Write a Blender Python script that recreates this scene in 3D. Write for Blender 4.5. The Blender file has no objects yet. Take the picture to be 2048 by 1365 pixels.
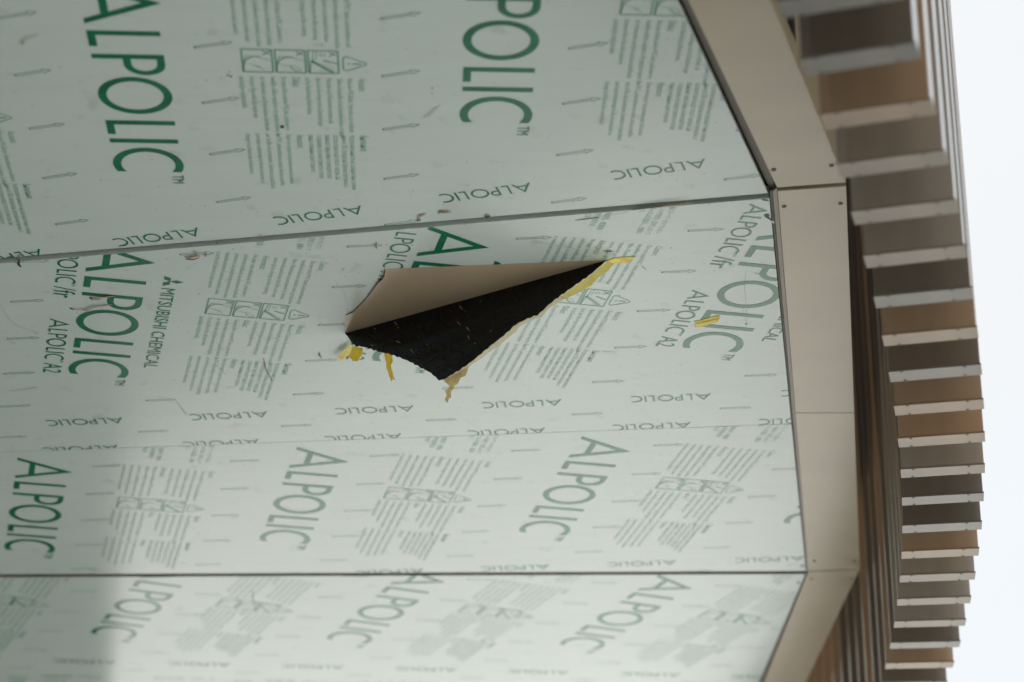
import bpy, bmesh, math, random
import numpy as np
from mathutils import Vector, Matrix
from mathutils.geometry import tessellate_polygon
random.seed(7); rng = np.random.default_rng(7)
R = math.radians
scene = bpy.context.scene
col = scene.collection

# ------------------------------------------------------------------ camera
CAM_Z = 1.6
PITCH = R(24.2566)
cam_d = bpy.data.cameras.new("camera"); cam = bpy.data.objects.new("camera", cam_d); col.objects.link(cam)
cam.location = (0, 0, CAM_Z); cam.rotation_euler = (R(90) + PITCH, 0, 0)
cam_d.sensor_width = 36; cam_d.lens = 36 * 5144.4 / 2048
cam_d.clip_start = 0.1; cam_d.clip_end = 3000
cam_d.dof.use_dof = True; cam_d.dof.focus_distance = 6.25; cam_d.dof.aperture_fstop = 2.3
scene.camera = cam

# ------------------------------------------------------------------ sky, sun, exposure
SUN_EL, SUN_AZ = R(54), R(-25)          # azimuth from +Y towards +X
world = bpy.data.worlds.new("World"); scene.world = world; world.use_nodes = True
nt = world.node_tree; N = nt.nodes; Lk = nt.links
bg = N["Background"]; bg.inputs[1].default_value = 0.10
sky = N.new("ShaderNodeTexSky"); sky.sky_type = 'NISHITA'; sky.sun_disc = False
sky.sun_elevation = SUN_EL; sky.sun_rotation = SUN_AZ; sky.dust_density = 3.0
tc = N.new("ShaderNodeTexCoord"); mp = N.new("ShaderNodeMapping"); mp.inputs['Scale'].default_value = (1, 1, 1.6)
cn = N.new("ShaderNodeTexNoise"); cn.inputs['Scale'].default_value = 2.6; cn.inputs['Detail'].default_value = 5
cr = N.new("ShaderNodeMapRange"); cr.inputs[1].default_value = 0.30; cr.inputs[2].default_value = 0.70
cr.inputs[3].default_value = 0.84; cr.inputs[4].default_value = 0.98
mx = N.new("ShaderNodeMixRGB"); mx.inputs[2].default_value = (3.95, 4.06, 4.08, 1)
Lk.new(tc.outputs['Generated'], mp.inputs[0]); Lk.new(mp.outputs[0], cn.inputs['Vector'])
Lk.new(cn.outputs['Fac'], cr.inputs[0]); Lk.new(cr.outputs[0], mx.inputs[0])
Lk.new(sky.outputs[0], mx.inputs[1]); Lk.new(mx.outputs[0], bg.inputs[0])
sun_d = bpy.data.lights.new("sun", 'SUN'); sun_d.energy = 4.0; sun_d.angle = R(4); sun_d.color = (1, .97, .93)
sun = bpy.data.objects.new("sun", sun_d); col.objects.link(sun); sun.location = (0, 0, 30)
sd = Vector((math.sin(SUN_AZ) * math.cos(SUN_EL), math.cos(SUN_AZ) * math.cos(SUN_EL), math.sin(SUN_EL)))
sun.rotation_euler = sd.to_track_quat('Z', 'Y').to_euler()
scene.view_settings.view_transform = 'Standard'; scene.view_settings.look = 'None'
scene.view_settings.exposure = 1.18; scene.view_settings.gamma = 1.0
scene.view_settings.use_curve_mapping = False
scene.render.engine = 'CYCLES'
scene.cycles.max_bounces = 10; scene.cycles.diffuse_bounces = 6

# ------------------------------------------------------------------ survey: everything is measured from the station point
F, CP, SP = 5144.4, math.cos(PITCH), math.sin(PITCH)
H = 2.6869                       # soffit above the lens
ZS = CAM_Z + H                   # soffit level
def ray(x, y):
    X, U = (x - 1024) / F, -(y - 682.5) / F
    return np.array([X, CP - U * SP, SP + U * CP])
def bp(x, y, h=H):               # survey point on the level h above the lens -> plan position
    d = ray(x, y); d = d / d[2] * h
    return np.array([d[0], d[1]])

# ------------------------------------------------------------------ materials
def mat(name, colr, rough=.5, metal=0., spec=.5, noise=None, bump=None, coat=0):
    m = bpy.data.materials.new(name); m.use_nodes = True
    n = m.node_tree.nodes; l = m.node_tree.links; b = n["Principled BSDF"]
    b.inputs['Base Color'].default_value = (*colr, 1); b.inputs['Roughness'].default_value = rough
    b.inputs['Metallic'].default_value = metal; b.inputs['Specular IOR Level'].default_value = spec
    if noise:                    # (scale, stretch, amount)
        t = n.new("ShaderNodeTexCoord"); mpn = n.new("ShaderNodeMapping"); mpn.inputs['Scale'].default_value = noise[1]
        no = n.new("ShaderNodeTexNoise"); no.inputs['Scale'].default_value = noise[0]; no.inputs['Detail'].default_value = 6
        rm = n.new("ShaderNodeMapRange"); rm.inputs[1].default_value = .3; rm.inputs[2].default_value = .7
        rm.inputs[3].default_value = 1 - noise[2]; rm.inputs[4].default_value = 1 + noise[2]
        mu = n.new("ShaderNodeMixRGB"); mu.blend_type = 'MULTIPLY'; mu.inputs[0].default_value = 1; mu.inputs[1].default_value = (*colr, 1)
        l.new(t.outputs['Object'], mpn.inputs[0]); l.new(mpn.outputs[0], no.inputs['Vector']); l.new(no.outputs['Fac'], rm.inputs[0])
        l.new(rm.outputs[0], mu.inputs[2]); l.new(mu.outputs[0], b.inputs['Base Color'])
    if bump:                     # (scale, stretch, strength, distance)
        t = n.new("ShaderNodeTexCoord"); mpn = n.new("ShaderNodeMapping"); mpn.inputs['Scale'].default_value = bump[1]
        no = n.new("ShaderNodeTexNoise"); no.inputs['Scale'].default_value = bump[0]; no.inputs['Detail'].default_value = 3
        bu = n.new("ShaderNodeBump"); bu.inputs['Strength'].default_value = bump[2]; bu.inputs['Distance'].default_value = bump[3]
        l.new(t.outputs['Object'], mpn.inputs[0]); l.new(mpn.outputs[0], no.inputs['Vector']); l.new(no.outputs['Fac'], bu.inputs['Height'])
        l.new(bu.outputs[0], b.inputs['Normal'])
    return m

def film_material():
    m = bpy.data.materials.new("protective_film"); m.use_nodes = True
    n = m.node_tree.nodes; l = m.node_tree.links; b = n["Principled BSDF"]
    b.inputs['Specular IOR Level'].default_value = .33
    t = n.new("ShaderNodeTexCoord")
    def noise(scale, det, st=(1, 1, 1), rot=0):
        mpn = n.new("ShaderNodeMapping"); mpn.inputs['Scale'].default_value = st; mpn.inputs['Rotation'].default_value = (0, 0, rot)
        no = n.new("ShaderNodeTexNoise"); no.inputs['Scale'].default_value = scale; no.inputs['Detail'].default_value = det
        l.new(t.outputs['Object'], mpn.inputs[0]); l.new(mpn.outputs[0], no.inputs['Vector']); return no.outputs['Fac']
    def rng_(src, a, b_, c, d):
        r = n.new("ShaderNodeMapRange"); r.inputs[1].default_value = a; r.inputs[2].default_value = b_
        r.inputs[3].default_value = c; r.inputs[4].default_value = d; l.new(src, r.inputs[0]); return r.outputs[0]
    def mix(fac, c1, c2, mode='MIX'):
        k = n.new("ShaderNodeMixRGB"); k.blend_type = mode
        for i, v in enumerate((fac, c1, c2)):
            if hasattr(v, 'links') or hasattr(v, 'is_linked'): l.new(v, k.inputs[i])
            else: k.inputs[i].default_value = v
        return k.outputs[0]
    c = mix(rng_(noise(.9, 4), .35, .65, 0, 1), (.66, .75, .705, 1), (.71, .795, .75, 1))
    c = mix(rng_(noise(5, 6, (1, 7, 1), R(6)), .42, .72, 0, .16), c, (.56, .63, .595, 1))          # rubbed streaks
    c = mix(rng_(noise(14, 8), .62, .74, 0, .38), c, (.43, .44, .38, 1))                             # smudges
    c = mix(rng_(noise(95, 2), .735, .77, 0, .65), c, (.22, .15, .11, 1))                            # grit specks
    l.new(c, b.inputs['Base Color'])
    l.new(rng_(noise(7, 5, (1, 3, 1)), .3, .7, .165, .20), b.inputs['Roughness'])
    bu = n.new("ShaderNodeBump"); bu.inputs['Strength'].default_value = .10; bu.inputs['Distance'].default_value = .002
    l.new(noise(2.2, 2, (1, 2.5, 1)), bu.inputs['Height']); l.new(bu.outputs[0], b.inputs['Normal'])
    return m
M = {}
M['film'] = film_material()
M['ink'] = mat('green_ink', (.016, .185, .09), .2, spec=.33, noise=(9, (1, 3, 1), .18))
M['ink_fine'] = mat('green_fine_ink', (.20, .42, .30), .2, spec=.33)
M['ink_arrow'] = mat('green_arrow_ink', (.06, .235, .15), .2, spec=.33)
M['ink_body'] = mat('green_small_print', (.30, .51, .385), .2, spec=.33)
M['taupe'] = mat('taupe_panel', (.60, .465, .31), .22, noise=(6, (1, 1, 1), .05))
M['trim'] = mat('taupe_trim', (.49, .41, .278), .30, noise=(5, (1, 1, 1), .06), bump=(1.5, (1, 1, 1), .10, .01))
M['channel'] = mat('joint_channel', (.19, .165, .105), .55, noise=(8, (1, 1, 1), .3))
M['flange'] = mat('flange_taupe', (.26, .21, .155), .4)
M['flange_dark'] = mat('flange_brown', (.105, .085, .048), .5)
M['black'] = mat('black_adhesive_film', (.0032, .0042, .0062), .32, 0, .4, noise=(30, (1, 1, 1), .3), bump=(15, (1, 1, 1.3), .5, .009))
for q_ in M['black'].node_tree.nodes:      # crinkled sheet
    if q_.type == 'TEX_NOISE' and q_.inputs['Scale'].default_value == 15: q_.inputs['Distortion'].default_value = 2.2; q_.inputs['Detail'].default_value = 3
M['tape'] = mat('yellow_tape', (.95, .74, .10), .55, noise=(40, (1, 1, 1), .22), bump=(60, (1, 1, 1), .5, .003))
M['tape_flat'] = mat('flat_yellow_tape', (.95, .76, .13), .55, noise=(40, (1, 1, 1), .2), bump=(60, (1, 1, 1), .5, .003))
M['tape_old'] = mat('bleached_tape', (.88, .72, .40), .6, noise=(45, (1, 1, 1), .25), bump=(60, (1, 1, 1), .6, .004))
M['rivet'] = mat('dull_rivet', (.07, .06, .05), .5)
for q_ in ('tape', 'tape_old'):      # thin masking tape lets light through
    n_ = M[q_].node_tree.nodes; l_ = M[q_].node_tree.links; tr_ = n_.new('ShaderNodeBsdfTranslucent'); ms_ = n_.new('ShaderNodeMixShader')
    ms_.inputs[0].default_value = .45; tr_.inputs[0].default_value = (.98, .88, .34, 1) if q_ == 'tape' else (.95, .87, .66, 1)
    l_.new(n_['Principled BSDF'].outputs[0], ms_.inputs[1]); l_.new(tr_.outputs[0], ms_.inputs[2]); l_.new(ms_.outputs[0], n_['Material Output'].inputs[0])
M['hole'] = mat('rivet_black', (.012, .011, .01), .5)
M['brown_mark'] = mat('brown_tear', (.42, .31, .2), .6, noise=(60, (1, 1, 1), .4))
M['dark_mark'] = mat('dark_tear_shadow', (.035, .028, .022), .6)  # for tears, and for the painted shadow beside torn film
M['hair'] = mat('hair_scratch', (.30, .32, .29), .6)
M['pale'] = mat('pale_nick_light', (.75, .76, .70), .5)  # also stands in for light showing through the flap's slits
M['fin_B'] = mat('bronze_fin', (.335, .222, .135), .19, .15, 1.0, noise=(9, (1, 1, .04), .16))
M['fin_G'] = mat('grey_brown_fin', (.265, .225, .18), .19, .15, 1.0, noise=(9, (1, 1, .04), .16))
M['fin_D'] = mat('dark_brown_fin', (.135, .108, .082), .19, .15, 1.0, noise=(9, (1, 1, .04), .16))
M['cap_B'] = mat('bronze_cap', (.215, .152, .094), .36, .2, noise=(12, (1, 1, 1), .14))
M['cap_G'] = mat('grey_brown_cap', (.172, .142, .105), .36, .2, noise=(12, (1, 1, 1), .14))
M['cap_D'] = mat('grey_cap', (.118, .11, .088), .33, .15, noise=(12, (1, 1, 1), .18))
M['wall'] = mat('dark_wall', (.055, .06, .055), .6, noise=(2, (1, 1, 1), .2))
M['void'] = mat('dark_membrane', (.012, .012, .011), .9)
M['ground'] = mat('pale_paving', (.60, .605, .585), .8, noise=(.6, (1, 1, 1), .16), bump=(20, (1, 1, 1), .3, .01))
M['dark_ground'] = mat('added_dark_ground', (.155, .16, .155), .8, noise=(3, (1, 1, 1), .2), bump=(60, (1, 1, 1), .5, .01))  # dark tone put in to cut the light bounced onto the soffit
M['roof'] = mat('roof_sheet', (.25, .25, .24), .7, noise=(1, (1, 1, 1), .1))

# ------------------------------------------------------------------ object helpers
def link(o, parent=None):
    col.objects.link(o)
    if parent is not None: o.parent = parent
    return o
def mesh_obj(name, verts, faces, mats, parent=None, idx=None, smooth=False):
    me = bpy.data.meshes.new(name); me.from_pydata(verts if isinstance(verts[0], list) else [tuple(map(float, v)) for v in verts], [], [tuple(f) for f in faces])
    for m in (mats if isinstance(mats, (list, tuple)) else [mats]): me.materials.append(m)
    if idx is not None: me.polygons.foreach_set('material_index', idx)
    if smooth: me.polygons.foreach_set('use_smooth', [True] * len(me.polygons))
    me.update()
    return link(bpy.data.objects.new(name, me), parent)
def thing(name, label, cat, loc=(0, 0, 0), group=None):
    o = bpy.data.objects.new(name, None); o.location = loc; o.empty_display_size = .2; col.objects.link(o)
    o['label'] = label; o['category'] = cat
    if group: o['group'] = group
    return o
def tag(o, label, cat, group=None):
    o['label'] = label; o['category'] = cat
    if group: o['group'] = group
    return o

# ------------------------------------------------------------------ ground
S = 1500
g = mesh_obj('ground', [(-S, -S, 0), (S, -S, 0), (S, S, 0), (-S, S, 0)], [(0, 1, 2, 3)], M['ground']); g['kind'] = 'structure'
vs = [(-14.35 + 14.3 * math.cos(t), 8.165 + 14.3 * math.sin(t), .004) for t in np.linspace(0, 2 * math.pi, 128, endpoint=False)]
ap = mesh_obj('added_pavement', vs, [tuple(range(128))], M['dark_ground']); ap['kind'] = 'structure'  # unseen dark disc added so less light bounces up under the canopy
rd = mesh_obj('added_road', [(-20, -30, .008), (14, -30, .008), (14, -2.0, .008), (-20, -2.0, .008)], [(0, 1, 2, 3)], M['dark_ground']); rd['kind'] = 'structure'  # unseen dark strip added to dim the near end of soffit and fins

# ------------------------------------------------------------------ plan of the canopy edge (ring of straight bays)
CS = np.array([-14.1, 8.0]); CF = np.array([-14.35, 8.165])
def rot(p, a, c=CS):
    d = np.asarray(p) - c; return c + np.array([d[0] * math.cos(a) - d[1] * math.sin(a), d[0] * math.sin(a) + d[1] * math.cos(a)])
def at_y(a, b, y): t = (y - a[1]) / (b[1] - a[1]); return a + (b - a) * t
SV, TI, TO = {}, {}, {}
s0, s1, s2, s3 = bp(1354.8, 0), bp(1537.9, 391.5), bp(1612, 1146), bp(1518, 1365)
SV[1], SV[3] = s1, s2; SV[-1] = at_y(s0, s1, 2.65); SV[5] = at_y(s2, s3, 10.37)
i0, i1, i2, i3 = bp(1375.4, 0), bp(1554.6, 377), bp(1616.5, 1143.5), bp(1527.6, 1365)
TI[1], TI[3] = i1, i2; TI[-1] = at_y(i0, i1, 2.65); TI[5] = at_y(i2, i3, 10.37)
o0, o1, o2, o3 = bp(1541, 0), bp(1692, 367), bp(1719.5, 1139), bp(1612, 1365)
TO[1], TO[3] = o1, o2; TO[-1] = at_y(o0, o1, 2.65); TO[5] = at_y(o2, o3, 10.37)
for Dv in (SV, TI, TO):
    for k in (5, 7, 9, 11, 13): Dv[k + 2] = rot(Dv[k], R(9.9))
    for k in (-1, -3): Dv[k - 2] = rot(Dv[k], R(-9.9))
# joint lines: near edge and far edge of each joint, as (outer point, direction to the left)
def line(p, q): p, q = np.asarray(p), np.asarray(q); d = (p - q) / np.linalg.norm(p - q); return q, d
JN, JF = {}, {}
JN[1], JF[1] = line(bp(0, 517), bp(1537, 386.8)), line(bp(0, 527.5), bp(1537, 397))
JN[2], JF[2] = line(bp(0, 904.7), bp(1585, 847.7)), line(bp(0, 905.5), bp(1585, 848.5))
JN[3], JF[3] = line(bp(0, 1149), bp(1610, 1142.5)), line(bp(0, 1155), bp(1612, 1148.5))
for k in list(range(4, 13)) + [0, -1, -2, -3]:
    v = SV[k] if k % 2 else (SV[k - 1] + SV[k + 1]) / 2
    d = CS - v; d = d / np.linalg.norm(d); pr = np.array([-d[1], d[0]])
    if pr[1] < 0: pr = -pr
    gp = .011 if k % 2 else .0007
    JN[k], JF[k] = (v - pr * gp, d), (v + pr * gp, d)
def isect(l, a, b):
    p, d = l; e = b - a
    t = np.linalg.solve(np.stack([d, -e], 1), a - p); return p + d * t[0]
def inner(l, r=9.0):
    p, d = l; q = p - CS; bq = q @ d; c = q @ q - r * r; t = -bq - math.sqrt(max(bq * bq - c, 0)); return p + d * t
def panel_poly(k):               # between joint k and k+1
    a, b = (SV[k], SV[k + 2]) if k % 2 else (SV[k - 1], SV[k + 1])
    return [isect(JF[k], a, b), isect(JN[k + 1], a, b), inner(JN[k + 1]), inner(JF[k])]

# ------------------------------------------------------------------ 2D clipping of printed shapes (lists of convex polygons)
def area2(p): x, y = p[:, 0], p[:, 1]; return float(np.dot(x, np.roll(y, -1)) - np.dot(y, np.roll(x, -1)))
def ccw(p): p = np.asarray(p, float); return p if area2(p) > 0 else p[::-1]
def half(poly, a, b, keep):      # keep left (+1) / right (-1) of a->b
    e = b - a; s = keep * (e[0] * (poly[:, 1] - a[1]) - e[1] * (poly[:, 0] - a[0]))
    if (s >= 0).all(): return poly
    if (s <= 0).all(): return None
    out = []; n = len(poly)
    for i in range(n):
        j = (i + 1) % n
        if s[i] >= 0: out.append(poly[i])
        if (s[i] > 0) != (s[j] > 0) and s[i] != s[j]: out.append(poly[i] + (poly[j] - poly[i]) * (s[i] / (s[i] - s[j])))
    return np.array(out) if len(out) > 2 else None
def clip_in(polys, cv):
    cv = ccw(cv); out = []
    for p in polys:
        for i in range(len(cv)):
            p = half(p, cv[i], cv[(i + 1) % len(cv)], 1)
            if p is None: break
        if p is not None: out.append(p)
    return out
def clip_out(polys, cv):
    cv = ccw(cv); lo, hi = cv.min(0), cv.max(0); out = []
    for p in polys:
        if (p.max(0) < lo).any() or (p.min(0) > hi).any(): out.append(p); continue
        rest = p
        for i in range(len(cv)):
            a, b = cv[i], cv[(i + 1) % len(cv)]
            o = half(rest, a, b, -1)
            if o is not None and o is not rest: out.append(o)
            elif o is rest: out.append(rest); rest = None; break
            rest = half(rest, a, b, 1)
            if rest is None: break
    return out

# ------------------------------------------------------------------ lettering (logo units: cap height .1475, a = along text, b = up)
def quad(a0, b0, a1, b1): return np.array([(a0, b0), (a1, b0), (a1, b1), (a0, b1)])
def ring(ca, cb, r, w, t0, t1, n, ra=None):
    ra = r if ra is None else ra; out = []
    for i in range(n):
        u, v = t0 + (t1 - t0) * i / n, t0 + (t1 - t0) * (i + 1) / n
        out.append(np.array([(ca + ra * math.cos(u), cb + r * math.sin(u)), (ca + ra * math.cos(v), cb + r * math.sin(v)),
                             (ca + (ra - w) * math.cos(v), cb + (r - w) * math.sin(v)), (ca + (ra - w) * math.cos(u), cb + (r - w) * math.sin(u))]))
    return out
CAP = .1475
def logo_shapes():
    w = .0175; o = []
    # A
    def bar(a0, b0, a1, b1, wd): return np.array([(a0 - wd / 2, b0), (a0 + wd / 2, b0), (a1 + wd / 2, b1), (a1 - wd / 2, b1)])
    o.append(np.array([(-.2815, 0), (-.2625, 0), (-.2, .1215), (-.2, .159)])); o.append(np.array([(-.1185, 0), (-.2, .159), (-.2, .1215), (-.1375, 0)]))
    o.append(np.array([(-.244, .036), (-.156, .036), (-.1645, .0525), (-.2355, .0525)]))
    # L P
    o += [quad(-.092, 0, -.092 + w, CAP), quad(-.092 + w, 0, -.031, .0165)]
    o += [quad(0, 0, w, CAP), quad(w, CAP - .016, .040, CAP), quad(w, .0625, .040, .0785)]
    o += ring(.040, .105, .0425, .0165, -math.pi / 2, math.pi / 2, 16)
    # O L I C
    o += ring(.169, CAP / 2, .0775, .0178, 0, 2 * math.pi, 44)
    o += [quad(.277, 0, .277 + w, CAP), quad(.277 + w, 0, .337, .0165), quad(.358, 0, .358 + w, CAP)]
    c = ring(.475, CAP / 2, .0775, .0178, R(30), R(330), 40)
    o += clip_in(c, quad(.30, -.1, .508, .3))
    return o
def xf(polys, s=1., da=0., db=0.): return [p * s + np.array([da, db]) for p in polys]
_font_cache = {}
def text_shapes(txt, height, width=None, squeeze=1.0):
    """built-in font; returns triangles, baseline at b=0, capital height = height"""
    if txt not in _font_cache:
        cu = bpy.data.curves.new('lettering', 'FONT'); cu.body = txt; cu.resolution_u = 2; cu.fill_mode = 'FRONT'
        ob = bpy.data.objects.new('lettering', cu); col.objects.link(ob)
        bpy.context.view_layer.update()
        me = ob.evaluated_get(bpy.context.evaluated_depsgraph_get()).to_mesh()
        me.calc_loop_triangles()
        v = np.array([x.co[:2] for x in me.vertices]) if len(me.vertices) else np.zeros((0, 2))
        _font_cache[txt] = [v[list(t.vertices)] for t in me.loop_triangles]
        bpy.data.objects.remove(ob); bpy.data.curves.remove(cu)
    tr = _font_cache[txt]
    if not tr: return []
    allp = np.concatenate(tr); s = height / .69
    k = (width / (allp[:, 0].max() - allp[:, 0].min())) if width else s * squeeze
    return [t * np.array([k, s]) for t in tr]
LOGO = logo_shapes()
TM = text_shapes('TM', .026, .038)
BIG = LOGO + xf(TM, 1, .522, .121)
def sub_logo():
    s = .32; o = []
    o += xf(LOGO, s, -.205, -.068) + xf(text_shapes('/fr', .052, .062), 1, -.020, -.068) + xf(text_shapes('TM', .009, .013), 1, -.041, -.029)
    o2 = xf(LOGO, s, .263, -.068) + xf(text_shapes('A2', .047, .062), 1, .452, -.068) + xf(text_shapes('TM', .009, .013), 1, .428, -.029)
    return o, o2
def maker():
    o = xf(text_shapes('MITSUBISHI CHEMICAL', .034, .492), 1, -.068, .187)
    def dia(ca, cb, ang):
        L_, W_ = .032, .0185; d = np.array([math.cos(ang), math.sin(ang)]); n = np.array([-d[1], d[0]])
        c0 = np.array([ca, cb]); return np.array([c0, c0 + d * L_ / 2 + n * W_ / 2, c0 + d * L_, c0 + d * L_ / 2 - n * W_ / 2])
    c = (-.106, .2035)
    return o, [dia(*c, R(90)), dia(*c, R(210)), dia(*c, R(330))]
BLOCKS = [  # (start a, heading, [lines], top b, spacing)
 (-.293, 'Caution:', ['Do not stick PVC tapes, polyurethane and', 'modified silicone sealant onto protective', 'film. Plasticizers contained in these', 'materials penetrate the film and may', 'cause gloss change on the coating.'], .559, .0218),
 (-.295, 'Advertencia:', ['No pegar cintas adhesivas de PVC, poliuretano y', 'selladores modificados de silicona en la película', 'protectora. Los plastificantes contenidos en estos', 'materiales penetran la película y pueden causar', 'el cambio del lustre en la capa superior.'], .422, .0218),
 (.081, 'Vorsicht:', ['Bitte keine PVC-Bänder, Polyurethan und modifizierte', 'Silikon-Dichtstoffe auf die Schutzfolie kleben. In diesen', 'Materialien sind Weichmacher enthalten, die', 'durch die Folie dringen und zu Glanzänderungen', 'auf der Beschichtung führen können.'], .559, .0218),
 (.079, 'Dikkat:', ['Koruyucu filmin üzerine PVC bant, poliüretan ve', 'modifiye silikon yapıştırıcı ile yapıştırmayınız. Bu', 'tür malzemeler içeriğinde bulunan plastifiyanlar', 'koruyucu filme nüfuz edip kaplamanın', 'parlaklığını değiştirebilir.'], .422, .0218),
 (.323, 'Внимание:', ['Не допускается наносить на защитную пленку клейкие', 'ленты из ПВХ, полиуретан, силикон и материалы, в', 'состав которых входят пластификаторы. Они', 'проникают через пленку и взаимодействуют', 'с покрытием, что может привести к потере', 'глянца и изменению цвета покрытия.'], .559, .0178),
 (.325, 'Attention:', ['Éviter de marquer les panneaux avec des bandes', 'en PVC, polyuréthane ou mastic silicone modifiée', 'sur le film de protection. Solvants et plastifiants', 'pourraient endommager le film de protection ou', 'changer la brillance des revêtements.'], .422, .0218),
 (-.600, '注意：', ['保護フィルムの上に塩ビテープ・ポリウレタン', '変成シリコン系シーラントを貼付・塗布しないで', '下さい。可塑剤が保護フィルムを透過し、塗膜の', '光沢変化の原因となります。'], .559, .0218),
 (-.600, '注意：', ['请勿在保护膜上粘贴聚氯乙烯胶带、聚氨酯', '及改性硅酮密封胶。其中所含的增塑剂会', '渗透保护膜，可能引起涂层的光泽', '发生变化。'], .422, .0218)]
LINE_LEN = .252
def block_shapes(bk):
    a0, head, lines, top, sp = bk; o = xf(text_shapes(head, .0165, squeeze=.62), 1, a0, top - .0165)
    longest = max(len(t) for t in lines)
    for i, t in enumerate(lines):
        o += xf(text_shapes(t, .0116, LINE_LEN * len(t) / longest), 1, a0, top - .026 - .0128 - sp * i)
    return o
TXT = [block_shapes(b) for b in BLOCKS]
def seg(p, q, w):
    p, q = np.array(p, float), np.array(q, float); d = q - p; d = d / (np.linalg.norm(d) + 1e-9); n = np.array([-d[1], d[0]]) * w / 2
    return np.array([p - n, q - n, q + n, p + n])
def path(pts, w, closed=False):
    n = len(pts); return [seg(pts[i], pts[(i + 1) % n], w) for i in range(n if closed else n - 1)]
def picto(kind):
    b0 = (.306, .374, .441)[kind]; B = .0615; A0, A1 = -.030, .060; o = []
    o += path([(A0, b0), (A1, b0), (A1, b0 + B), (A0, b0 + B)], .0034, True)
    X = lambda a, b: (A0 + a * (A1 - A0), b0 + b * B)
    o += [seg(X(.06, .70), X(.22, .95), .0024), seg(X(.06, .95), X(.24, .70), .0024)]            # crossed out
    if kind < 2:
        cur = [X(.95, .02), X(.72, .04), X(.5, .1), X(.36, .26), X(.30, .44), X(.34, .62)]
        o += path(cur, .0028); o += path([X(.62, .02), X(.28, .14), X(.34, .58)], .0014)
        o += path([X(.34, .6), X(.42, .8), X(.5, .98)], .0012); o += path([X(.60, .12), X(.72, .45), X(.9, .7)], .0011)
        if kind == 1: o += path([X(.66, .5), X(.72, .68), X(.88, .85), X(.94, .72), X(.84, .52), X(.66, .5)], .0012)
        else: o += path([X(.7, .42), X(.78, .5), X(.74, .62)], .0012)
    else:
        o += path([X(.02, .2), X(.45, .14), X(.98, .02)], .0014); o += path([X(.02, .3), X(.4, .26)], .0012)
        o += [seg(X(.45, .1), X(.98, .82), .0085)]; o += path([X(.5, .05), X(.98, .06)], .0016)
        o += path([X(.12, .42), X(.22, .38), X(.24, .55), X(.14, .56), X(.12, .42)], .0012)
        o += [seg(X(.42, .5), X(.5, .72), .0045), seg(X(.5, .7), X(.56, .95), .0035)]
    return o
def warn():
    return path([(-.006, .515), (-.008, .520), (.016, .5585), (.020, .5595), (.024, .5585), (.049, .520), (.047, .515), (.043, .5125), (-.002, .5125)], .0028, True) + \
        [np.array([(.0190, .531), (.0222, .531), (.0232, .549), (.0180, .549)])] + ring(.0206, .5245, .0026, .0025, 0, 2 * math.pi, 10)
PIC = [picto(0), picto(1), picto(2)]; WARN = warn()
def arrow_shapes():
    Ln, hw, hl, hh = .0815, .0036, .0185, .0085
    return path([(0, -hw), (Ln - hl, -hw), (Ln - hl, -hh), (Ln, 0), (Ln - hl, hh), (Ln - hl, hw), (0, hw)], .0014, True) + [seg((0, -hw), (0, hw), .0026)]
ARROW = arrow_shapes()
EDGE = xf(LOGO, .272)

# film frames: (rotation of the print, origin of the first logo) per panel index (joint number on the near side)
AL = R(18.4167); PP = .8
FILM = {0: (-.2832, (-1.0719 * PP, 5.6718 * PP), 'A'), 1: (-.1039, (-1.3099 * PP, 7.0889 * PP), 'B'),
        2: (-.0995, (-1.8239 * PP, 8.7983 * PP), 'A'), 3: (.0775, (-1.5448 * PP, 9.8902 * PP), 'A')}
for k, src, n in ((4, 2, 1), (5, 3, 1), (6, 2, 2), (-1, 1, -1), (-2, 0, -1)):
    th, orr, ty = FILM[src]; FILM[k] = (th + R(9.9) * n, tuple(rot(orr, R(9.9) * n)), 'A')

class Shape:
    """convex polygons packed in one array"""
    def __init__(self, polys):
        self.p = np.concatenate(polys); self.n = np.array([len(q) for q in polys]); self.s = np.concatenate([[0], np.cumsum(self.n)[:-1]])
def film_frame(k):
    th, o, ty = FILM[k]; v = np.array([math.cos(th), math.sin(th)]); u = np.array([-v[1], v[0]]); o = np.array(o)
    v2 = v * math.cos(AL) + u * math.sin(AL); u2 = u * math.cos(AL) - v * math.sin(AL)
    straight = lambda S_, dv, du: (S_, o + (S_.p[:, :1] + dv) * v + (S_.p[:, 1:] + du) * u)          # (v,u) axes
    slanted = lambda S_, i: (S_, o + v * (PP * i) + S_.p[:, :1] * u2 + S_.p[:, 1:] * v2)               # (a,b) axes
    edge = lambda S_, dv, du: (S_, o + (dv - S_.p[:, :1]) * v + (du + S_.p[:, 1:]) * u)
    return straight, slanted, edge
BIG, TXT, PIC, WARN, ARROW, EDGE = Shape(BIG), [Shape(t) for t in TXT], [Shape(t) for t in PIC], Shape(WARN), Shape(ARROW), Shape(EDGE)
GRADES = [Shape(t) for t in sub_logo()]; MAKER = Shape(maker()[0]); EMBLEM = Shape(maker()[1])

# hole cut into the film of the panel behind joint 1
HOLE_PX = [(770, 538), (769, 549), (765, 556), (757, 563), (745, 580), (733, 596), (720, 610), (706, 623), (691, 630), (689, 650), (690, 668), (1220, 520)]
HOLE = [bp(*p) for p in HOLE_PX]
def tri_list(loops):
    pts = [p for l_ in loops for p in l_]
    t = tessellate_polygon([[Vector((p[0], p[1], 0)) for p in l_] for l_ in loops])
    return pts, t
_hp, _ht = tri_list([HOLE]); HOLE_TRIS = [np.array([_hp[i] for i in t]) for t in _ht]

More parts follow.
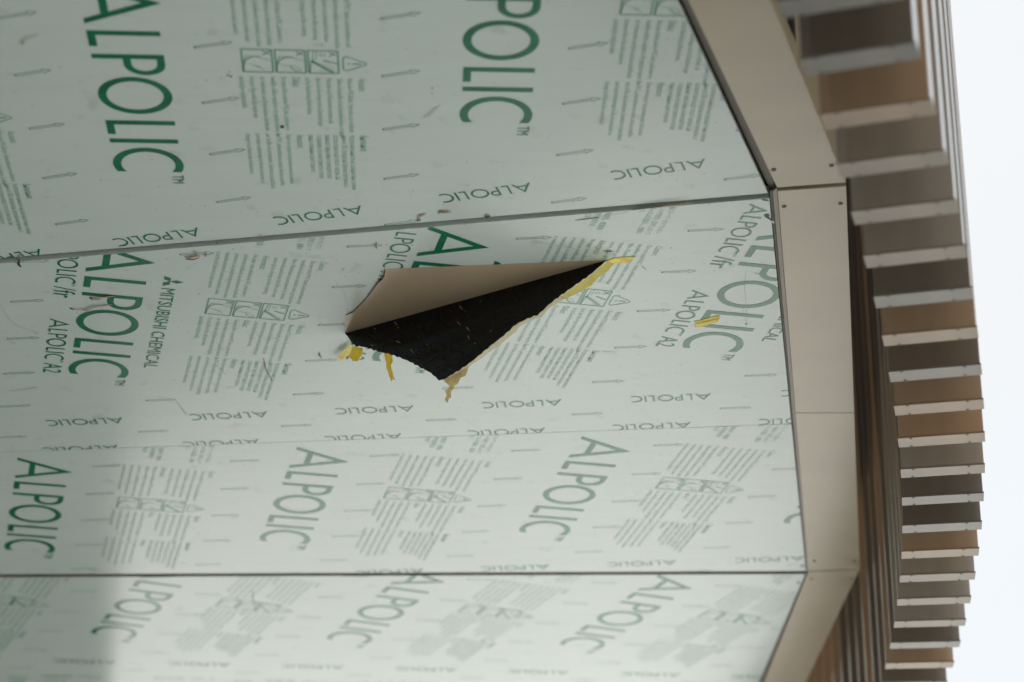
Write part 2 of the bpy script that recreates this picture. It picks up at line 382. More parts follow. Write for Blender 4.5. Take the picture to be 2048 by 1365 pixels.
DZ = .0065                       # the bays in front of joint 1 sit a little higher
def lvl(k): return (1 + DZ / H, ZS + DZ) if k <= 0 else (1., ZS)
def print_obj(name, sh, m, parent, poly, hole, k=1):
    S_, P = sh; cv = ccw(poly); lo, hi = cv.min(0), cv.max(0)
    if (P.max(0) < lo).any() or (P.min(0) > hi).any(): return
    ins = np.ones(len(P), bool)
    for i in range(len(cv)):
        a, b = cv[i], cv[(i + 1) % len(cv)]; e = b - a
        ins &= (e[0] * (P[:, 1] - a[1]) - e[1] * (P[:, 0] - a[0])) >= 0
    full = np.logical_and.reduceat(ins, S_.s)
    mn, mxx = np.minimum.reduceat(P, S_.s), np.maximum.reduceat(P, S_.s)
    near = ~((mxx < lo) | (mn > hi)).any(1)
    if hole:
        h = np.concatenate(HOLE_TRIS); hh = ~((mxx < h.min(0)) | (mn > h.max(0))).any(1)
    else: hh = np.zeros(len(full), bool)
    polys = []
    for i in np.nonzero(near & (~full | hh))[0]:
        q = [P[S_.s[i]:S_.s[i] + S_.n[i]]]
        q = clip_in(q, cv)
        if hh[i]:
            for t in HOLE_TRIS: q = clip_out(q, t)
        polys += q
    keep = np.nonzero(full & ~hh)[0]
    if not len(keep) and not polys: return
    if len(keep) == len(full): vs, fs = P, [tuple(range(S_.s[i], S_.s[i] + S_.n[i])) for i in range(len(full))]
    else:
        polys += [P[S_.s[i]:S_.s[i] + S_.n[i]] for i in keep]; polys = [p for p in polys if abs(area2(p)) > 1e-10]
        if not polys: return
        ns = [len(p) for p in polys]; st = np.concatenate([[0], np.cumsum(ns)[:-1]]); vs = np.concatenate(polys)
        fs = [tuple(range(a_, a_ + n_)) for a_, n_ in zip(st, ns)]
    fk, zk = lvl(KK); vs = np.asarray(vs) * fk
    return mesh_obj(name, np.column_stack([vs, np.full(len(vs), zk - .0007)]).tolist(), fs, m, parent)

# ------------------------------------------------------------------ soffit
soffit = thing('soffit', 'canopy soffit of long panels still under pale printed protective film', 'soffit', (0, 0, ZS))
def local(o, root):      # keep world-space vertices while parented to an empty at a location
    o.matrix_parent_inverse = Matrix.Translation(root.location).inverted(); return o
for k in range(-3, 12):
    poly = panel_poly(k); KK = k; fk, zk = lvl(k)
    up = .008 if k == 0 else .032
    if k == 1:
        pts, tris = tri_list([poly, HOLE]); vs = [(p[0], p[1], ZS) for p in pts]; fs = [tuple(t) for t in tris]; mi = [0] * len(fs)
    else:
        vs = [(p[0] * fk, p[1] * fk, zk) for p in poly]; fs = [(3, 2, 1, 0)]; mi = [0]
    b = len(vs); vs += [(p[0] * fk, p[1] * fk, zk) for p in poly] + [(p[0] * fk, p[1] * fk, zk + up) for p in poly]
    for i in range(4):
        j = (i + 1) % 4; fs.append((b + i, b + j, b + 4 + j, b + 4 + i)); mi.append(0 if (k == 1 or k % 2 == 0 and i != 1) else 1)
    pan = mesh_obj('soffit_panel', vs, fs, [M['film'], M['channel']], soffit, mi); local(pan, soffit)
    if k == 1:
        pan['label'] = 'soffit panel whose film is cut open and hangs down in a black flap'
        hv, ht = tri_list([[bp(*q) for q in ((770, 538), (691, 630), (690, 668), (1220, 520))]]); c = np.mean(hv, 0)
        hv2 = [(c[0] + (p[0] - c[0]) * 1.07, c[1] + (p[1] - c[1]) * 1.07, ZS + .0012) for p in hv]
        bare = mesh_obj('bare_patch', hv2, [tuple(t) for t in ht], M['taupe'], pan); bare['label'] = 'bare taupe metal laid open where the film is cut'
    if k not in FILM: continue
    straight, slanted, edge = film_frame(k); ty = FILM[k][2]; hole = (k == 1)
    for i in range(-3, 4):
        print_obj('printed_logo', slanted(BIG, i), M['ink'], pan, poly, hole)
        if ty == 'B':
            for gr in GRADES: print_obj('printed_grade_name', slanted(gr, i), M['ink'], pan, poly, hole)
            print_obj('printed_maker_name', slanted(MAKER, i), M['ink'], pan, poly, hole)
            print_obj('printed_emblem', slanted(EMBLEM, i), M['ink'], pan, poly, hole)
        for t in TXT: print_obj('printed_caution', slanted(t, i), M['ink_body'], pan, poly, hole)
        for pcs in PIC: print_obj('printed_pictogram', slanted(pcs, i), M['ink_fine'], pan, poly, hole)
        print_obj('printed_warning_triangle', slanted(WARN, i), M['ink_fine'], pan, poly, hole)
    for i in range(-7, 8):
        for j in range(-4, 5):
            if ty == 'B' and i % 2 and j in (0, 1, 2): continue
            if j < -3: continue
            print_obj('printed_arrow', straight(ARROW, -.188 + .4 * i - .0715 * j, .0365 + .2155 * j), M['ink_arrow'], pan, poly, hole)
        for du, dv in ((.790, -.095), (.985, -.157)):
            print_obj('printed_edge_logo', edge(EDGE, dv + .4 * i - .282 * .272, du), M['ink'], pan, poly, hole)
# backing behind the joints
bv, bf = [], []
for k in range(-3, 12):
    a, b_ = (SV[k], SV[k + 2]) if k % 2 else (SV[k - 1], SV[k + 1])
    p = [isect(JN[k], a, b_), isect(JN[k + 1], a, b_), inner(JN[k + 1], 8.9), inner(JN[k], 8.9)]
    q = len(bv); bv += [(x[0], x[1], ZS + .046) for x in p]; bf.append((q + 3, q + 2, q + 1, q))
local(mesh_obj('backing_rail', bv, bf, M['channel'], soffit), soffit)

# ------------------------------------------------------------------ taupe edge trim
trim = thing('edge_trim', 'smooth taupe metal trim band running along the soffit edge', 'trim', (0, 0, ZS))
def inset(p, q, d): e = (q - p) / np.linalg.norm(q - p); return p + e * d
def trim_piece(a_i, a_o, b_i, b_o):
    vs = [(*a_i, ZS), (*a_o, ZS), (*b_o, ZS), (*b_i, ZS)]; up = .05
    vs += [(x, y, z + (.30 if i_ in (1, 2) else up)) for i_, (x, y, z) in enumerate(vs)]
    o = mesh_obj('trim_panel', vs, [(3, 2, 1, 0), (0, 1, 5, 4), (1, 2, 6, 5), (2, 3, 7, 6), (3, 0, 4, 7)], M['trim'], trim)
    local(o, trim)
    bm = bmesh.new(); bm.from_mesh(o.data)
    bmesh.ops.bevel(bm, geom=[e for e in bm.edges if all(v.co.z < ZS + .001 for v in e.verts)], offset=.0015, segments=2, affect='EDGES')
    bm.to_mesh(o.data); bm.free(); return o
trims = {}
for k in range(-3, 13, 2):
    ai, ao, bi, bo = TI[k], TO[k], TI[k + 2], TO[k + 2]
    g0 = .013 if k == 1 else .003
    ai2, ao2 = inset(ai, bi, g0), inset(ao, bo, g0); bi2, bo2 = inset(bi, ai, .003), inset(bo, ao, .003)
    if k == 1:   # two lengths with a hairline butt joint
        m1 = bp(1594.5, 826); m2 = bp(1712, 826)
        mi_ = isect((m1, m2 - m1), ai2, bi2); mo_ = isect((m1, m2 - m1), ao2, bo2)
        trims[k] = trim_piece(ai2, ao2, inset(mi_, ai2, .0006), inset(mo_, ao2, .0006))
        trims['1b'] = trim_piece(inset(mi_, bi2, .0006), inset(mo_, bo2, .0006), bi2, bo2)
    else: trims[k] = trim_piece(ai2, ao2, bi2, bo2)
# narrow flange in the gap between soffit and trim
for k in range(-3, 13, 2):
    a, b_, c, d = SV[k], SV[k + 2], TI[k + 2], TI[k]
    w0 = lambda p, q, t: p + (q - p) * t
    zf = ZS + .002 if k == 1 else ZS + .012
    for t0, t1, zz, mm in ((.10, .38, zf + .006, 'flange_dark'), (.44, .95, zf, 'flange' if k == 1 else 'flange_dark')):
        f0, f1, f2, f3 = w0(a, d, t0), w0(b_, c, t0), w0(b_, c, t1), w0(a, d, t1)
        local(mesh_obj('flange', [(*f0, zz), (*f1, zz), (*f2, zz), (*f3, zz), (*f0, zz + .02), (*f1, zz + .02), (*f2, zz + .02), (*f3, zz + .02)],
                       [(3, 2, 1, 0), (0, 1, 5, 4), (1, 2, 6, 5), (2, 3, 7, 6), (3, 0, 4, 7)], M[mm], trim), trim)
    local(mesh_obj('gap_backing', [(*a, ZS + .04), (*b_, ZS + .04), (*c, ZS + .04), (*d, ZS + .04)], [(3, 2, 1, 0)], M['channel'], trim), trim)
def disc(name, px, py, r, m, parent, z=-.0012, squash=1., n=14, dome=.0):
    c = bp(px, py); vs = [(c[0] + r * math.cos(t) * squash, c[1] + r * math.sin(t), ZS + z) for t in np.linspace(0, 2 * math.pi, n, endpoint=False)]
    vs2 = [(c[0] + .6 * r * math.cos(t) * squash, c[1] + .6 * r * math.sin(t), ZS + z - dome) for t in np.linspace(0, 2 * math.pi, n, endpoint=False)]
    fs = [(i, (i + 1) % n, n + (i + 1) % n, n + i) for i in range(n)] + [tuple(range(2 * n - 1, n - 1, -1))]
    return mesh_obj(name, vs + vs2, fs, m, parent)
for px, py, kk in ((1547.5, 339.5, -1), (1568.5, 413, 1), (1681.5, 407, 1), (1663, 331, -1)):
    disc('rivet_hole', px, py, .0064, M['hole'], trims[kk], squash=.85)
for px, py, kk in ((1628.5, 1122, '1b'), (1709, 1121, '1b'), (1622.5, 1157.5, 3), (1703, 1157.5, 3)):
    disc('rivet', px, py, .0052, M['channel'], trims[kk], dome=.002)
panels = [o for o in bpy.data.objects if o.name.startswith('soffit_panel')]
PK = {k: panels[i] for i, k in enumerate(range(-3, 12))}
for px, py, kk in ((1534, 431, 1), (1605, 1131.5, 2), (1597, 1165, 3)):
    disc('rivet_hole', px, py, .0066, M['hole'], PK[kk])
for px, py in ((1551, 409), (1569.5, 638), (1594.5, 871.5), (1604, 970)):
    disc('rivet_hole', px, py, .006, M['hole'], trims[1], z=.0035)

# ------------------------------------------------------------------ vertical fins
HF = 2.229; ZF = CAM_Z + HF
RI, RO, P0, DP, TH = 15.473, 15.667, R(-17.06), R(.7225), .057
FIN_H = 4.6
fin_screen = thing('fin_screen', 'curved screen of tall brown metal fins hanging round the canopy edge', 'fin screen', (CF[0], CF[1], ZF))
def box_mesh(name, x0, x1, y0, y1, z0, z1, m, bevel=.0):
    bm = bmesh.new(); bmesh.ops.create_cube(bm, size=1)
    for v in bm.verts: v.co = Vector(((v.co.x + .5) * (x1 - x0) + x0, (v.co.y + .5) * (y1 - y0) + y0, (v.co.z + .5) * (z1 - z0) + z0))
    if bevel: bmesh.ops.bevel(bm, geom=list(bm.edges), offset=bevel, segments=1, affect='EDGES')
    me = bpy.data.meshes.new(name); bm.to_mesh(me); bm.free(); me.materials.append(m); return me
Lf = RO - RI
M['fin_front'] = mat('pale_fin_front', (.74, .76, .78), .22, .85)
FM = {c: box_mesh('fin', 0, Lf, -TH / 2 + .0018, TH / 2 - .0018, .004, FIN_H, M['fin_' + c], .0015) for c in 'BGD'}
for me_ in FM.values():           # the narrow outer face takes a paler, more metallic material
    me_.materials.append(M['fin_front'])
    for p_ in me_.polygons:
        if p_.normal.x > .9: p_.material_index = 1
CM = {c: box_mesh('end_cap', -.002, Lf + .002, -TH / 2, TH / 2, 0, .0045, M['cap_' + c], .0006) for c in 'BGD'}
def rivet_mesh():
    bm = bmesh.new(); bmesh.ops.create_uvsphere(bm, u_segments=8, v_segments=5, radius=.0030)
    for v in bm.verts: v.co.z *= .35
    me = bpy.data.meshes.new('rivet'); bm.to_mesh(me); bm.free(); me.materials.append(M['rivet']); return me
RM = rivet_mesh()
SEQ = 'DDBGGGDBDBBGDDBGGGDBD'
run_c, run_n = 'G', 0
for k in range(-14, 150):
    if run_n <= 0: run_c, run_n = random.choice([q for q in 'BGD' if q != run_c]), random.choice((1, 2, 3, 3, 4))
    run_n -= 1
    c = SEQ[k] if 0 <= k < len(SEQ) else run_c
    a = P0 + DP * k
    f = bpy.data.objects.new('fin', FM[c]); link(f, fin_screen)
    f.location = (math.cos(a) * RI, math.sin(a) * RI, random.uniform(-.0012, .0012)); f.rotation_euler = (0, 0, a + R(-.7) + random.gauss(0, R(.22)))
    cp = bpy.data.objects.new('end_cap', CM[c]); link(cp, f)
    if -4 <= k <= 34:
        for x in (.028, Lf - .036):
            for s in (-1, 1):
                r_ = bpy.data.objects.new('rivet', RM); link(r_, f); r_.location = (x + random.uniform(-.003, .003), s * (TH / 2 - .005), -.0005)

# parapet behind the fins, unseen roof added to block sky light, and the dark wall that carries the canopy
def ring_wall(name, r, z0, z1, a0, a1, m, n=160):
    vs, fs = [], []
    for i in range(n + 1):
        a = a0 + (a1 - a0) * i / n; x, y = CF[0] + r * math.cos(a), CF[1] + r * math.sin(a); vs += [(x, y, z0), (x, y, z1)]
    for i in range(n): fs.append((2 * i, 2 * i + 1, 2 * i + 3, 2 * i + 2))
    return mesh_obj(name, vs, fs, m)
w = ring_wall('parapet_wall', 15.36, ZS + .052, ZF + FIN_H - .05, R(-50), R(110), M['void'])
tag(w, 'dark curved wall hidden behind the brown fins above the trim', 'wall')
n = 120; zt = ZF + FIN_H - .04
vs = [(CF[0] + 15.35 * math.cos(t), CF[1] + 15.35 * math.sin(t), z) for z in (zt, zt + .2) for t in np.linspace(0, 2 * math.pi, n, endpoint=False)]
rf = mesh_obj('added_roof', vs, [tuple(range(n - 1, -1, -1)), tuple(range(n, 2 * n))] + [(i, (i + 1) % n, n + (i + 1) % n, n + i) for i in range(n)], M['roof'])
tag(rf, 'flat round roof deck added out of view on the canopy to block sky light', 'roof')
wx = -.1655
def bx(x0, x1, y0, y1, z0, z1): return [(x0, y0, z0), (x1, y0, z0), (x1, y1, z0), (x0, y1, z0), (x0, y0, z1), (x1, y0, z1), (x1, y1, z1), (x0, y1, z1)]
BXF = [(0, 3, 2, 1), (4, 5, 6, 7), (0, 1, 5, 4), (1, 2, 6, 5), (2, 3, 7, 6), (3, 0, 4, 7)]
yw = 10.3
wl = mesh_obj('core_wall', bx(-13, wx * yw, yw, yw + .28, 0, ZS + .03), BXF, M['wall'])
tag(wl, 'dark wall block standing under the canopy and carrying it', 'wall')

w2 = mesh_obj('added_side_wall', bx(-3.35, -3.1, -3, yw - .004, 0, ZS - .004), BXF, M['wall'])  # out of view, added to keep light off the left side
tag(w2, 'unseen dark side wall added under the canopy to darken the left of the soffit', 'wall')

# ------------------------------------------------------------------ the hanging flap of film
A3 = np.array([*bp(690, 668), H]); B3 = np.array([*bp(1220, 520), H])
ax = (B3 - A3) / np.linalg.norm(B3 - A3); perp = np.array([-ax[1], ax[0], 0]); FL = np.linalg.norm(B3 - A3)
BETA = R(-8); hang = np.array([0, 0, -1]) * math.cos(BETA) + perp * math.sin(BETA); fn = np.cross(ax, hang)
if fn[1] > 0: fn = -fn            # towards the station point
def on_flap(x, y, off=0.):
    d = ray(x, y); t = ((A3 + fn * off) @ fn) / (d @ fn); q = d * t - A3
    return q @ ax, q @ hang
EDGE_PX = [(690, 668), (698, 678), (706, 690), (712, 694), (725, 694.5), (745, 701), (765, 708), (780, 711), (800, 717), (820, 725), (840, 736), (858, 745), (870, 754), (876, 761), (883, 762.5),
           (895, 757), (920, 741.6), (937.6, 728), (960, 709), (978.7, 693.7), (1008, 668), (1029.6, 649.7), (1055, 637), (1074.6, 629), (1094, 611.5), (1119.6, 593), (1151, 570.4), (1180, 551), (1213.5, 521)]
es = np.array([on_flap(*p) for p in EDGE_PX]); es = es[np.argsort(es[:, 0])]
flap = thing('film_flap', 'flap of protective film hanging from its cut, black adhesive side showing', 'film flap', (A3[0], A3[1], ZS))
def wrinkle(s, h):
    t = h / .22
    return (.007 * math.sin(5.2 * s + 1.2) * t + .0010 * math.sin(38 * s - 60 * h) * min(1, t * 3) + .0008 * math.sin(95 * h + 22 * s) * min(1, t * 3)
            + .0045 * math.exp(-((h - .105 + .10 * s) / .02) ** 2) * (1 if s < .6 else .3))
def flap_pt(s, h, off=0.):
    r0 = .012; q = A3 + ax * s + hang * h + fn * (wrinkle(s, h) * min(1, h / .05) + off)
    return (q[0], q[1], q[2] + CAM_Z + .0010)
nc, nr = 150, 30; vs = []; fs = []; mi = []
for layer in (0, 1):
    for i in range(nc + 1):
        s = .0 + FL * i / nc; hm = max(float(np.interp(s, es[:, 0], es[:, 1])), .0005)
        hm += .0012 * math.sin(i * 1.7) + .0008 * math.sin(i * 4.1) if 3 < i < nc - 3 else 0
        for j in range(nr + 1): vs.append(flap_pt(s, hm * j / nr, -.0009 * layer))
    b0 = layer * (nc + 1) * (nr + 1)
    for i in range(nc):
        for j in range(nr):
            q = b0 + i * (nr + 1) + j; f_ = (q, q + nr + 1, q + nr + 2, q + 1)
            fs.append(f_ if layer == 0 else f_[::-1]); mi.append(layer)
sheet = mesh_obj('film_sheet', vs, fs, [M['black'], M['film']], flap, mi, smooth=True); local(sheet, flap)
# curled lip of film along the left side of the cut
lip = [bp(*p) for p in HOLE_PX[0:9]]; vs = []; fs = []
hts = [.004, .006, .006, .0055, .0045, .003, .003, .004, .002]
for i, p in enumerate(lip): vs += [(p[0], p[1], ZS - .0003), (p[0] + .0006, p[1] + .0003, ZS - hts[i] * .5), (p[0] - .0006, p[1] - .0003, ZS - hts[i])]
for i in range(len(lip) - 1):
    for j in range(2): q = 3 * i + j; fs.append((q, q + 3, q + 4, q + 1))
lipo = mesh_obj('curled_edge', vs, fs, M['black'], flap); local(lipo, flap)
# tape along the free edge of the flap
def ribbon(name, outer, inner_, m, parent, off=-.003, wob=.002):
    vs, fs = [], []
    n_ = len(outer)
    for i in range(n_):
        for t in (0, .5, 1):
            x = inner_[i][0] + (outer[i][0] - inner_[i][0]) * t; y = inner_[i][1] + (outer[i][1] - inner_[i][1]) * t
            s, h = on_flap(x, y); q = A3 + ax * s + hang * h + fn * (wrinkle(s, max(h, 0)) * min(1, max(h, 0) / .05) + off + wob * math.sin(3.1 * i + 2 * t))
            vs.append((q[0], q[1], q[2] + CAM_Z - .0008))
    for i in range(n_ - 1):
        for j in range(2): q = 3 * i + j; fs.append((q, q + 3, q + 4, q + 1))
    return local(mesh_obj(name, vs, fs, m, parent, smooth=True), parent)
IN_ = [(1212, 522), (1197, 534), (1180, 549), (1165, 559), (1151, 569), (1135, 580), (1119, 591)]
OUT = [(1229, 526), (1212, 541), (1195, 556), (1181, 568), (1168, 577), (1150, 585), (1128, 597)]
ribbon('edge_tape', OUT, IN_, M['tape'], flap)
IN2 = [(1121, 590), (1106, 600), (1094, 609), (1083, 619), (1074, 627), (1060, 633), (1055, 635), (1040, 641), (1029, 647), (1018, 656), (1008, 665), (992, 679), (978, 691), (958, 708), (937, 726), (920, 739), (905, 749), (888, 758)]
OUT2 = [(1130, 596), (1112, 605), (1097, 614), (1087, 623), (1077, 632), (1064, 637), (1057, 640), (1044, 647), (1034, 655), (1025, 663), (1014, 674), (998, 687), (984, 699), (962, 714), (941, 730), (924, 744), (909, 755), (892, 764)]
ribbon('edge_tape', OUT2, IN2, M['tape_old'], flap, off=-.002, wob=.001)
def stuck(name, pts, m, parent, on='soffit', off=.0015, wob=.0):
    """flat torn piece of tape: outline surveyed, own thickness"""
    if on == 'soffit': P3 = [(*bp(*p), ZS - off - wob * math.sin(i * 2.3)) for i, p in enumerate(pts)]
    else:
        P3 = []
        for i, p in enumerate(pts):
            s, h = on_flap(*p); q = A3 + ax * s + hang * h + fn * (off + wrinkle(s, max(h, 0)) + wob * math.sin(i * 2.3)); P3.append((q[0], q[1], q[2] + CAM_Z))
    t = tessellate_polygon([[Vector(p) for p in P3]])
    nrm = np.array([0, 0, .0005]) if on == 'soffit' else -fn * .0005
    n_ = len(P3); vs = P3 + [tuple(np.array(p) + nrm) for p in P3]
    fs = [tuple(x) for x in t] + [tuple(n_ + y for y in x[::-1]) for x in t] + [(i, (i + 1) % n_, n_ + (i + 1) % n_, n_ + i) for i in range(n_)]
    o = mesh_obj(name, vs, fs, m, parent)
    return local(o, parent) if parent is not None and parent.type == 'EMPTY' else o
stuck('tape_end', [(1213, 522), (1225, 517), (1241, 514.5), (1257, 513.5), (1274, 513), (1266, 518), (1258, 525), (1244, 525.5), (1230, 525.5), (1220, 529)], M['tape_flat'], flap)
stuck('torn_tape', [(702, 684), (709, 692.7), (692, 706), (688, 709), (682.7, 714), (679, 710), (673.9, 706.6)], M['tape_flat'], flap, off=.012)
stuck('torn_tape', [(704, 691), (725, 696), (724, 707), (720, 716), (717, 725), (713, 723), (708, 724.5), (704, 719), (696.6, 714.7)], M['tape'], flap, 'flap', -.004, .002)
stuck('hanging_tape', [(767.7, 706), (785, 709), (783.5, 722), (781.6, 731), (785, 746), (789.6, 760.8), (786.5, 760), (783, 764.5), (777, 749), (772.8, 735), (770.5, 725)], M['tape'], flap, 'flap', -.005, .003)
stuck('torn_tape', [(886, 761), (906, 751), (921, 742), (935.4, 733), (933, 743), (928, 750), (921, 755), (914.9, 761.6), (912, 767), (909, 770.4), (905, 774), (901.7, 780.6), (901, 787), (900.2, 792.3), (897, 799), (894.4, 805.5), (891, 803), (890, 799.7), (891.5, 790), (890, 784), (888.5, 781), (893, 776), (897.3, 770.4), (894, 768), (891.4, 766)], M['tape_old'], flap, 'flap', -.004, .003)
# slits in the black film; bright colour stands in for light showing through
for (x0, y0, x1, y1, w_, m) in [(921, 613.5, 926, 621.5, 1.1, 'pale'), (918.5, 647, 924.5, 654, 1.0, 'pale'), (935.5, 656.5, 941, 664.5, 1.0, 'pale'), (937.5, 673.5, 941, 680.5, 1.2, 'pale'), (951, 687, 952, 690, 1.2, 'pale'),
                                (790.5, 645.5, 796, 652, 1.2, 'pale'), (797.5, 656, 799.5, 658.5, 1.4, 'tape'), (796, 685.5, 806, 690.5, 2.0, 'tape'), (824.5, 702, 832, 711, 1.4, 'tape'), (982, 662, 982.5, 664.5, 1.4, 'pale'),
                                (747, 693, 748.5, 694.5, 2., 'pale'), (750.5, 658.5, 753, 660, 1.4, 'tape'), (856, 691, 857.5, 692.3, 1.4, 'tape'), (932, 624, 933, 625, 1.2, 'tape'), (962, 604, 963, 605, 1.2, 'pale'), (841, 679.5, 842, 680.5, 1.2, 'tape')]:
    d = np.array([x1 - x0, y1 - y0]); nn = np.array([-d[1], d[0]]) / (np.linalg.norm(d)) * w_ * .5
    q = [(x0 + nn[0], y0 + nn[1]), (x1 + nn[0] * .5, y1 + nn[1] * .5), (x1 - nn[0] * .5, y1 - nn[1] * .5), (x0 - nn[0], y0 - nn[1])]
    P3 = []
    for p in q:
        s, h = on_flap(*p); v = A3 + ax * s + hang * h + fn * (wrinkle(s, h) * min(1, h / .05) + .0035); P3.append((v[0], v[1], v[2] + CAM_Z))
    local(mesh_obj('light_slit', P3, [(0, 1, 2, 3)], M[m], flap), flap)

# lone scrap of tape on the soffit
sc = bp(1414, 643)
scrap = thing('tape_scrap', 'loose scrap of yellow tape stuck across a letter near the taupe trim', 'tape', (sc[0], sc[1], ZS))
stuck('tape_piece', [(1388.3, 643.2), (1400, 640.5), (1422, 634.5), (1438, 631), (1439.5, 633), (1441, 636), (1426, 640), (1404, 645.5), (1392, 648), (1390, 646)], M['tape_flat'], scrap)
stuck('tape_piece', [(1391, 647), (1404, 644), (1426, 638.5), (1439.5, 636), (1437, 639), (1437.4, 642.5), (1424, 645.5), (1408, 650.5), (1390.5, 654.5), (1391.5, 650)], M['tape_flat'], scrap, off=.003)

# ------------------------------------------------------------------ tears, slivers and hairlines in the film, with painted shadow
def sliver(name, pts, wid, m, k, lift=.004):
    vs, fs = [], []
    for i, p in enumerate(pts):
        a = np.array(pts[max(i - 1, 0)], float); b = np.array(pts[min(i + 1, len(pts) - 1)], float); d = b - a; d /= np.linalg.norm(d) + 1e-9
        nn = np.array([-d[1], d[0]]); w_ = (wid[i] if isinstance(wid, (list, tuple)) else wid) / 2
        z = ZS - .0009 - lift * (math.sin(math.pi * i / max(len(pts) - 1, 1)) if len(pts) > 2 else .3)
        fk, zk = lvl(k); z += zk - ZS; l_, r_ = bp(*(np.array(p) + nn * w_)) * fk, bp(*(np.array(p) - nn * w_)) * fk; vs += [(*l_, z), (*r_, z - lift * .3)]
    for i in range(len(pts) - 1): q = 2 * i; fs.append((q, q + 2, q + 3, q + 1))
    return mesh_obj(name, vs, fs, m, PK[k])
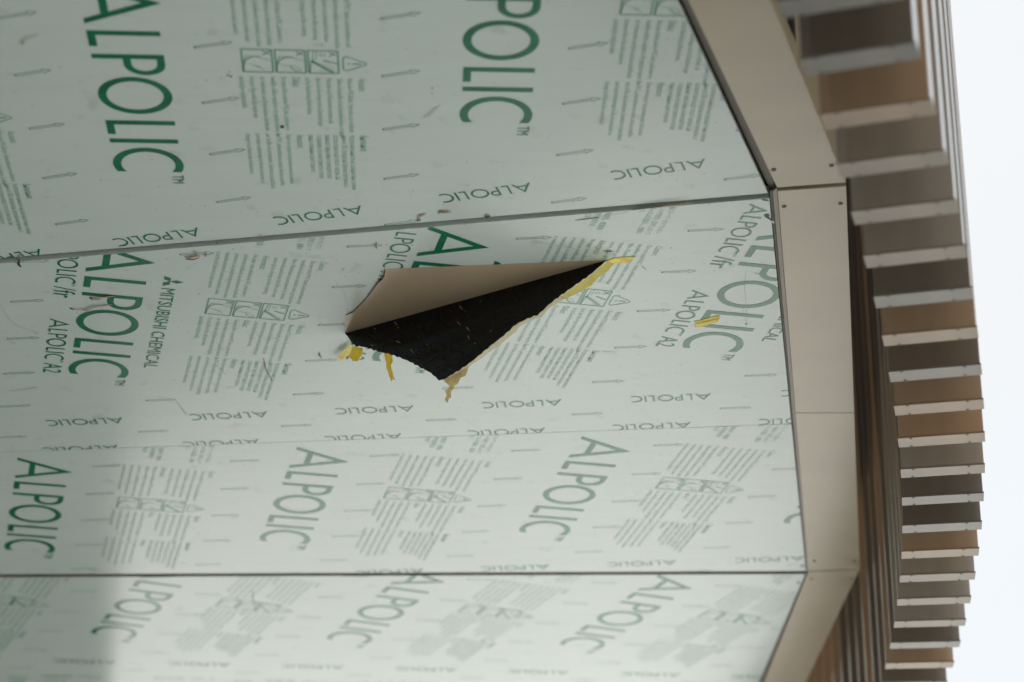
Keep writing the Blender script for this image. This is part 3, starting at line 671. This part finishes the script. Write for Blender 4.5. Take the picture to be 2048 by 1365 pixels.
T = [
 ([(369, 514.5), (383, 515), (399, 512.5)], [2, 5, 4], 'brown_mark', 1), ([(399.5, 514), (394, 506), (387, 501)], [3.5, 4, 2], 'brown_mark', 1),
 ([(372, 518.5), (386, 519), (398, 516)], [1.5, 2.5, 1], 'dark_mark', 1), ([(409, 512), (413, 509), (414, 513)], [2, 3.5, 1], 'brown_mark', 1),  # first dark strip is the torn film's shadow put in as colour
 ([(179, 597), (186, 596.5), (199, 596), (208, 593.5), (229, 591.5)], [1.5, 4, 4, 3, 1], 'brown_mark', 1), ([(180, 595), (186, 599)], [4, 5], 'dark_mark', 1),
 ([(141, 618), (160, 618.5), (175, 619), (187, 613), (205, 611), (225, 608)], [2, 1, 3.5, 3.5, 2.5, 1], 'brown_mark', 1), ([(140, 616.5), (147, 619)], [3, 3], 'dark_mark', 1),
 ([(836, 441), (838, 435), (840, 431), (852, 427.5)], [3, 4, 4, 2], 'brown_mark', 0), ([(834, 442.5), (841, 439)], [2, 3], 'dark_mark', 0),
 ([(877, 424), (889, 422.5), (903, 423.5)], [4, 4.5, 3], 'brown_mark', 0), ([(877, 427), (880, 421)], [2, 2], 'dark_mark', 0),
 ([(969, 431), (974, 434.5), (980, 431)], [3, 4, 3], 'dark_mark', 0), ([(971, 430), (978, 430)], [3, 3], 'brown_mark', 0),
 ([(928, 443), (930, 440)], [2.5, 1], 'brown_mark', 1), ([(518, 470), (525, 472)], [3, 3], 'brown_mark', 0), ([(432, 483), (436, 487)], [1.5, 1], 'dark_mark', 1),
 ([(33, 516), (38, 521), (37, 528), (42, 534)], [2, 4, 5, 3], 'dark_mark', 1), ([(38, 510), (42, 514)], [5, 4], 'brown_mark', 0),
 ([(753, 484), (751.5, 490), (754, 497)], [2.5, 3, 1.2], 'brown_mark', 1), ([(772, 487), (773, 490)], [2, 2], 'brown_mark', 1), ([(685, 540), (689, 536.5)], [2, 1], 'brown_mark', 1),
 ([(527, 716), (531, 735), (545, 763)], [1.2, 2.4, 1.2], 'brown_mark', 1), ([(638, 704), (639, 709), (644, 717)], [1, 4, 1], 'brown_mark', 1), ([(428, 725), (440, 737), (453, 750)], [.8, 1.2, .8], 'hair', 1),
 ([(0, 606), (8, 622), (22, 642), (45, 656), (66, 661)], [.7, .7, .7, .7, .7], 'hair', 1), ([(66, 661), (75, 668)], [1.5, 3.5], 'hair', 1), ([(20, 783), (50, 778), (73, 775)], [.6, .8, 2.5], 'hair', 1),
 ([(684, 575), (693, 600), (696, 624)], [.8, .8, .8], 'hair', 1), ([(354, 804), (365, 818), (373, 831)], [.8, 1.6, 1.2], 'hair', 1),
 ([(1492.5, 540), (1489, 575), (1492, 600), (1494, 648)], [.9, 1, 1, .9], 'hair', 1), ([(1490, 648.3), (1495.5, 648.3)], [1, 1], 'dark_mark', 1), ([(1484, 614), (1488, 630), (1491, 647)], [.6, .6, .6], 'hair', 1),
 ([(1150, 441), (1170, 438), (1195, 435)], [.8, 1.6, 1], 'dark_mark', 1), ([(1195, 435), (1240, 427), (1272, 419)], [.8, .8, .8], 'hair', 1), ([(1206, 502), (1217, 502.5), (1228, 502.5)], [.5, 1.8, .5], 'dark_mark', 1),
 ([(1069, 483), (1104, 489), (1160, 499)], [.7, .7, .5], 'hair', 1), ([(1265, 420), (1290, 416), (1330, 411), (1372, 406)], [1, 2.5, 1.5, 1], 'dark_mark', 1), ([(1300, 417), (1340, 411.5), (1385, 406)], [1.5, 2, 1], 'tape_old', 1),
 ([(1531, 432), (1538, 437), (1546, 441)], [4, 3, 3], 'dark_mark', 1), ([(1524, 399.5), (1537, 401)], [2, 2.5], 'dark_mark', 1), ([(1544, 442), (1548, 446)], [4, 4], 'pale', 1),
 ([(1283, 532), (1293, 539)], [1, .6], 'dark_mark', 1), ([(1508, 545), (1520, 549)], [.7, .7], 'dark_mark', 1), ([(1205, 704), (1228, 706), (1237, 712)], [.6, .9, .5], 'brown_mark', 1),
 ([(505, 1181), (507, 1205), (510, 1225)], [2, 2.5, 1.5], 'hair', 3), ([(20, 150), (27, 144)], [.8, .8], 'hair', 0), ([(44, 88), (52, 78), (78, 70)], [5, 2, 1], 'brown_mark', 0), ([(495, 175), (515, 200), (538, 226)], [.5, .8, .5], 'hair', 0),
 ([(847, 236), (858, 231), (870, 219), (880, 212)], [.6, 1.6, 1.6, .6], 'brown_mark', 0), ([(863, 175), (866.5, 176)], [3, 3], 'brown_mark', 0), ([(863, 186), (866, 187)], [2.5, 2.5], 'brown_mark', 0),
 ([(454, 150), (457, 151)], [3, 2], 'dark_mark', 0), ([(460, 152), (464, 153)], [3, 3], 'dark_mark', 0), ([(458, 144), (460, 143)], [2, 2], 'dark_mark', 0), ([(561, 253), (568, 254)], [6, 5], 'dark_mark', 0)]
for pts, wd, m, k in T:
    if m == 'hair': wd = [x * .55 for x in wd]
    sliver('film_tear_and_shadow' if m != 'hair' else 'hair_scratch', pts, wd, M[m], k, .0025 if m == 'brown_mark' else .0002)
# grit clinging near the joints
for k, (x0, x1, f0, f1) in ((0, (480, 1500, -60, -4)), (1, (60, 1500, 4, 120)), (2, (0, 1580, -200, -10))):
    for i in range(46 if k < 2 else 20):
        x = random.uniform(x0, x1); yj = (520 - x * .0855) if k < 2 else 1148
        sz = random.choice((.6, .8, .8, 1.1, 1.5)); y = yj + random.uniform(f0, f1)
        a = random.uniform(0, 6.28)
        if k == 1 and 690 < x < 1230 and y > 505: continue
        sliver('grit', [(x, y), (x + sz * 1.6 * math.cos(a), y + sz * math.sin(a))], sz, M[random.choice(('dark_mark', 'brown_mark', 'brown_mark'))], k, .0004)
